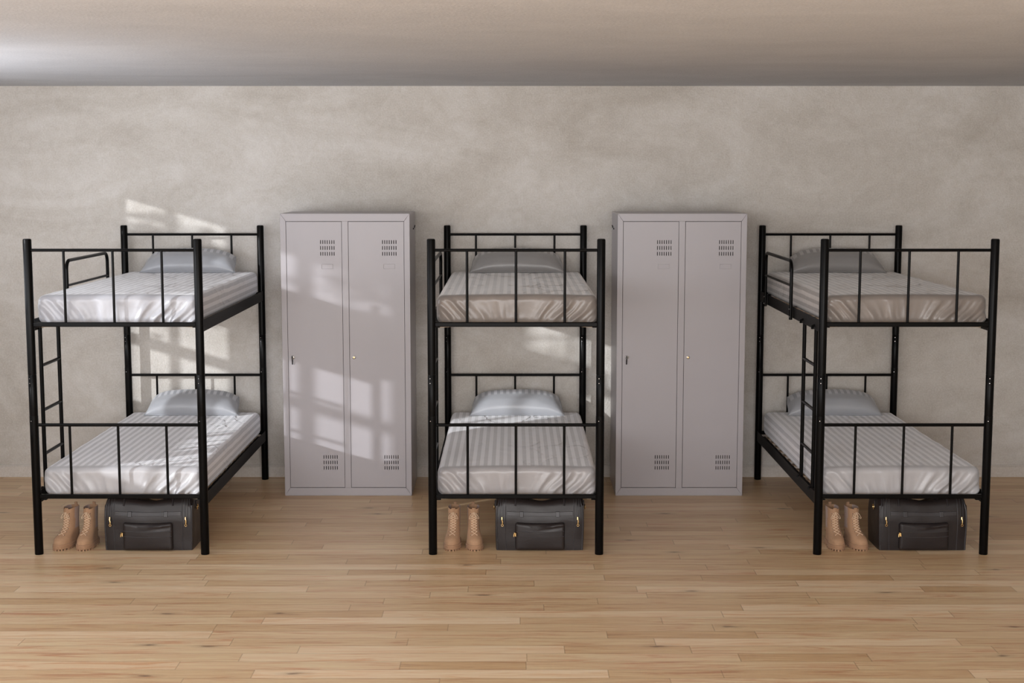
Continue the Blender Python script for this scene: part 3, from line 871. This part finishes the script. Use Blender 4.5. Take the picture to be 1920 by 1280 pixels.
# ------------------------------------------------------------------ boots
def make_boot(mir=1):
    root = empty('boot')
    # horizontal slices: z, y of toe, y of heel, half width front, half width back (toe towards -y)
    SL = [(.024, -.118, .092, .0460, .0345), (.034, -.121, .094, .0475, .0350), (.048, -.120, .093, .0470, .0345),
          (.060, -.114, .092, .0450, .0340), (.070, -.102, .091, .0430, .0335), (.080, -.084, .090, .0405, .0335),
          (.092, -.062, .089, .0375, .0335), (.106, -.042, .087, .0350, .0335), (.122, -.029, .085, .0335, .0335),
          (.142, -.022, .084, .0330, .0335), (.165, -.019, .085, .0330, .0340), (.190, -.018, .087, .0335, .0345),
          (.212, -.017, .089, .0340, .0350), (.226, -.016, .090, .0345, .0355)]
    n = 44
    def ring(z, y0, y1, wf, wb, grow=0, inset=0):
        pts = []
        yc, ly = (y0 + y1) / 2, (y1 - y0) / 2 + grow
        for k in range(n):
            a = 2 * PI * k / n
            c, s = math.cos(a), math.sin(a)
            e = .82
            yy = yc + ly * math.copysign(abs(s) ** e, s)
            t = (yy - y0) / (y1 - y0)
            w = wf + (wb - wf) * sstep(.25, .75, t) + grow
            if y1 - y0 > .16: w *= 1 - .10 * math.exp(-((t - .55) / .14) ** 2)
            xx = w * math.copysign(abs(c) ** e, c)
            xx += mir * .004 * sstep(.6, 0, t) * (1 if z < .08 else 0)
            pts.append((xx, yy, z))
        return pts
    vs = []; fs = []
    for sl in SL:
        vs += ring(*sl)
    R = len(SL)
    # fold over the rim to the inside
    for z, g in ((.229, -.0015), (.226, -.004), (.190, -.005)):
        vs += ring(z, *SL[-1][1:], grow=g)
    R += 3
    for i in range(R - 1):
        for k in range(n):
            k2 = (k + 1) % n; fs.append((i * n + k, i * n + k2, (i + 1) * n + k2, (i + 1) * n + k))
    fs.append(tuple(reversed(range(n)))); fs.append(tuple((R - 1) * n + k for k in range(n)))
    # front of the collar dips slightly, the seams crease the ankle
    vv = []
    for x, y, z in vs:
        if z > .2: z -= .007 * sstep(.02, -.02, y)
        if .10 < z < .17:
            y += .0018 * math.sin(z * 260) * sstep(.0, -.03, y)
        vv.append((x, y, z))
    mb = MB(); mb.add(vv, fs)
    up = P(mb, 'upper', root, 'boot')
    up.data.materials.append(M['boot_side']); up.data.materials.append(M['boot_in'])
    for p in up.data.polygons:
        c = p.center
        if c.z > .105 and c.y > .018 and c.y < .075 and abs(c.x) > .015: p.material_index = 1
        if c.z > .2 and len(p.vertices) > 4: p.material_index = 2
    top_faces = sorted(up.data.polygons, key=lambda q: q.index)
    # lining
    inn = MB(); a = ring(.222, *SL[-1][1:], grow=-.0035); b_ = ring(.196, *SL[-1][1:], grow=-.0048)
    a = [(x, y, z - .007 * sstep(.02, -.02, y)) for x, y, z in a]
    inn.add(a + b_, [(k, (k + 1) % n, n + (k + 1) % n, n + k) for k in range(n)] + [tuple(n + k for k in range(n))])
    P(inn, 'lining', root, 'boot_in')
    # sole with lugs and heel
    vs = []; fs = []
    prof_ = [(.008, .0015), (.012, .0045), (.022, .0050), (.0235, .0035), (.0255, .0045), (.033, .0040), (.035, .0010)]
    for z, g in prof_: vs += ring(z, -.121, .096, .0475, .0375, grow=g)
    R = len(prof_)
    for i in range(R - 1):
        for k in range(n):
            k2 = (k + 1) % n; fs.append((i * n + k, i * n + k2, (i + 1) * n + k2, (i + 1) * n + k))
    fs.append(tuple(reversed(range(n)))); fs.append(tuple((R - 1) * n + k for k in range(n)))
    mb = MB(); mb.add(vs, fs)
    # lugs
    outl = ring(0, -.121, .096, .0475, .0375, grow=.004)
    inl = ring(0, -.121, .096, .0475, .0375, grow=-.010)
    for k in range(0, n, 2):
        k2 = k + 1
        q = [outl[k], outl[k2 % n], inl[k2 % n], inl[k]]
        mb.add([(x, y, 0) for x, y, _ in q] + [(x, y, .0095) for x, y, _ in q], [(3, 2, 1, 0), (4, 5, 6, 7), (0, 1, 5, 4), (1, 2, 6, 5), (2, 3, 7, 6), (3, 0, 4, 7)])
    P(mb, 'sole', root, 'sole', True)
    # front line of the shaft for laces
    def front(z):
        for a, b in zip(SL, SL[1:]):
            if a[0] <= z <= b[0]:
                t = (z - a[0]) / (b[0] - a[0]); return a[1] + (b[1] - a[1]) * t
        return SL[-1][1]
    # tongue strip
    tg = MB(); vs = []; fs = []
    zs = [.078 + .152 * i / 16 for i in range(17)]
    for z in zs:
        w = .011; y = front(min(z, .226)) - .0018
        vs += [(-w, y + .004, z), (-w * .5, y, z), (w * .5, y, z), (w, y + .004, z)]
    for i in range(16):
        for e in range(3): fs.append((i * 4 + e, i * 4 + e + 1, i * 4 + 5 + e, i * 4 + 4 + e))
    tg.add(vs, fs); P(tg, 'tongue', root, 'boot')
    lc = MB()
    rows = 9
    zz = [.084 + .112 * i / (rows - 1) for i in range(rows)]
    for i, (z0, z1) in enumerate(zip(zz, zz[1:])):
        w = .0135
        for s in (-1, 1):
            pts = []
            for k in range(6):
                t = k / 5; z = z0 + (z1 - z0) * t; x = s * w * (1 - 2 * t)
                pts.append((x, front(z) - .0035 + .0030 * abs(1 - 2 * t) - (.0012 if s > 0 else 0), z + (.002 if s > 0 else 0)))
            lc.tube(pts, .00155, 6)
        lc.tube([(-w, front(z0) - .0005, z0), (-w - .004, front(z0) + .002, z0 + .001)], .0022, 6)
        lc.tube([(w, front(z0) - .0005, z0), (w + .004, front(z0) + .002, z0 + .001)], .0022, 6)
    ey = MB()
    for z in zz:
        for s in (-1, 1): ey.tube([(s * .0185, front(z) + .0035, z), (s * .0192, front(z) + .0005, z)], .0026, 8)
    P(ey, 'eyelets', root, 'boot_in')
    yb = front(.2) - .004
    for s in (-1, 1):      # bow loops and loose ends
        loop = []
        for k in range(15):
            t = k / 14; a = t * 2 * PI
            loop.append((s * (.014 * (1 - math.cos(a)) * .9 + .002), yb - .004 - .003 * math.sin(a / 2), .203 - .016 * (1 - math.cos(a)) + .010 * math.sin(a) * .9))
        lc.tube(loop, .0012, 6)
        lc.tube([(0, yb - .003, .203), (s * .006, yb - .006, .190), (s * .009, yb - .004, .168)], .0013, 6)
    lc.tube([(-.003, yb - .003, .203), (.003, yb - .003, .203)], .003, 8)
    P(lc, 'laces', root, 'lace')
    # pull tab at the back and stitched toe cap line
    pt = MB().box(-.008, .008, .086, .0895, .205, .243)
    pt.box(-.008, .008, .0815, .085, .222, .243); pt.box(-.008, .008, .0815, .0895, .2415, .244)
    P(pt, 'pull_tab', root, 'sole', False, .001)
    st = MB()
    pts = []
    for k in range(13):
        a = -.9 + 1.8 * k / 12
        pts.append((.043 * math.sin(a), -.050 - .030 * math.cos(a * 1.3) + .01, .062 + .024 * math.cos(a * 1.4)))
    hs = MB()
    rg = ring(.055, SL[2][1], SL[2][2], .0465, .0345, grow=.0012)
    back = [p for p in rg if p[1] > .045]
    back.sort(key=lambda p: p[0])
    hs.tube([(x, y + .001, .048 + .045 * (1 - abs(x) / .036) ** .5 * 0 + .03) for x, y, z in back], .0016, 6)
    P(hs, 'heel_seam', root, 'sole')
    return root
boot_a = make_boot(-1); boot_b = make_boot(1)
boot_lab = ['tan lace-up boot under %s, nearer its left front post', 'tan lace-up boot under %s, nearer the black travel bag']
for i, bx in enumerate(XB):
    for j, (pr, dx, rz) in enumerate(((boot_a, .1075, 0), (boot_b, .2215, 0))):
        o = pr if i == 0 else copy_tree(pr)
        dd = dx + (.004, 0, .022)[i]
        o.location = (bx + dd, -1.862, 0); o.rotation_euler = (0, 0, math.radians((-4, 4)[j] + (-11, 0, 9)[i]))
        o.scale = (1, 1, .965)
        tag(o, boot_lab[j] % side_word[i], 'boot', 'tan boots under the bunks')

# ------------------------------------------------------------------ camera
cam = bpy.data.cameras.new('camera'); co = bpy.data.objects.new('camera', cam); COL.objects.link(co)
cam.sensor_width = 36; cam.lens = 2708.54 / 1920 * 36
cam.shift_x = -.22 / 1920
cam.clip_end = 60
co.location = (0, -9.8516, 2.1058)
co.rotation_euler = (PI / 2 - .1173, 0, 0)
sc.camera = co

# ------------------------------------------------------------------ light
def area(name, loc, target, sx, sy, power, col=(1, 1, 1)):
    l = bpy.data.lights.new(name, 'AREA'); l.shape = 'RECTANGLE'; l.size = sx; l.size_y = sy
    l.energy = power; l.color = col
    o = bpy.data.objects.new(name, l); COL.objects.link(o); o.location = loc
    o.rotation_euler = (Vector(target) - Vector(loc)).to_track_quat('-Z', 'Y').to_euler()
    return o
sun = bpy.data.lights.new('sun', 'SUN'); sun.energy = 2.9; sun.angle = math.radians(.9); sun.color = (.94, .97, 1)
so = bpy.data.objects.new('sun', sun); COL.objects.link(so); so.location = (-6, -5, 5)
so.rotation_euler = d.to_track_quat('-Z', 'Y').to_euler()

w = bpy.data.worlds.new('world'); sc.world = w; w.use_nodes = True
bg = w.node_tree.nodes['Background']; bg.inputs[0].default_value = (.93, .95, 1, 1); bg.inputs[1].default_value = 1.25
area('front_fill_light', (-.6, -10.6, 1.75), (0, 0, 1.5), 6.2, 1.9, 265, (1, .975, .96)).data.specular_factor = .4  # added soft fill lamp behind the camera, no window there
area('left_fill_light', (XL + .03, -5.4, 1.5), (XR, -4.6, 1.35), 3.4, 1.5, 100, (.92, .95, 1))  # added fill lamp by the left wall, not a window
area('left_ceiling_glow', (XL + .12, -2.3, 1.75), (-2.5, -1.6, ZC), 3.0, .9, 42, (.88, .92, 1))  # added unseen lamp aimed up, makes the glow on the left ceiling

area('overhead_fill_light', (0, -7.4, 2.6), (0, -6.2, 0), 6.0, 3.6, 70, (1, .98, .96))  # added unseen fill lamp under the ceiling, brightens mattress tops and floor
vs_ = sc.view_settings
vs_.view_transform = 'Standard'; vs_.look = 'None'; vs_.exposure = 0; vs_.gamma = 1
sc.cycles.use_denoising = True
sc.cycles.max_bounces = 8
sc.cycles.diffuse_bounces = 5
sc.cycles.sample_clamp_indirect = 8
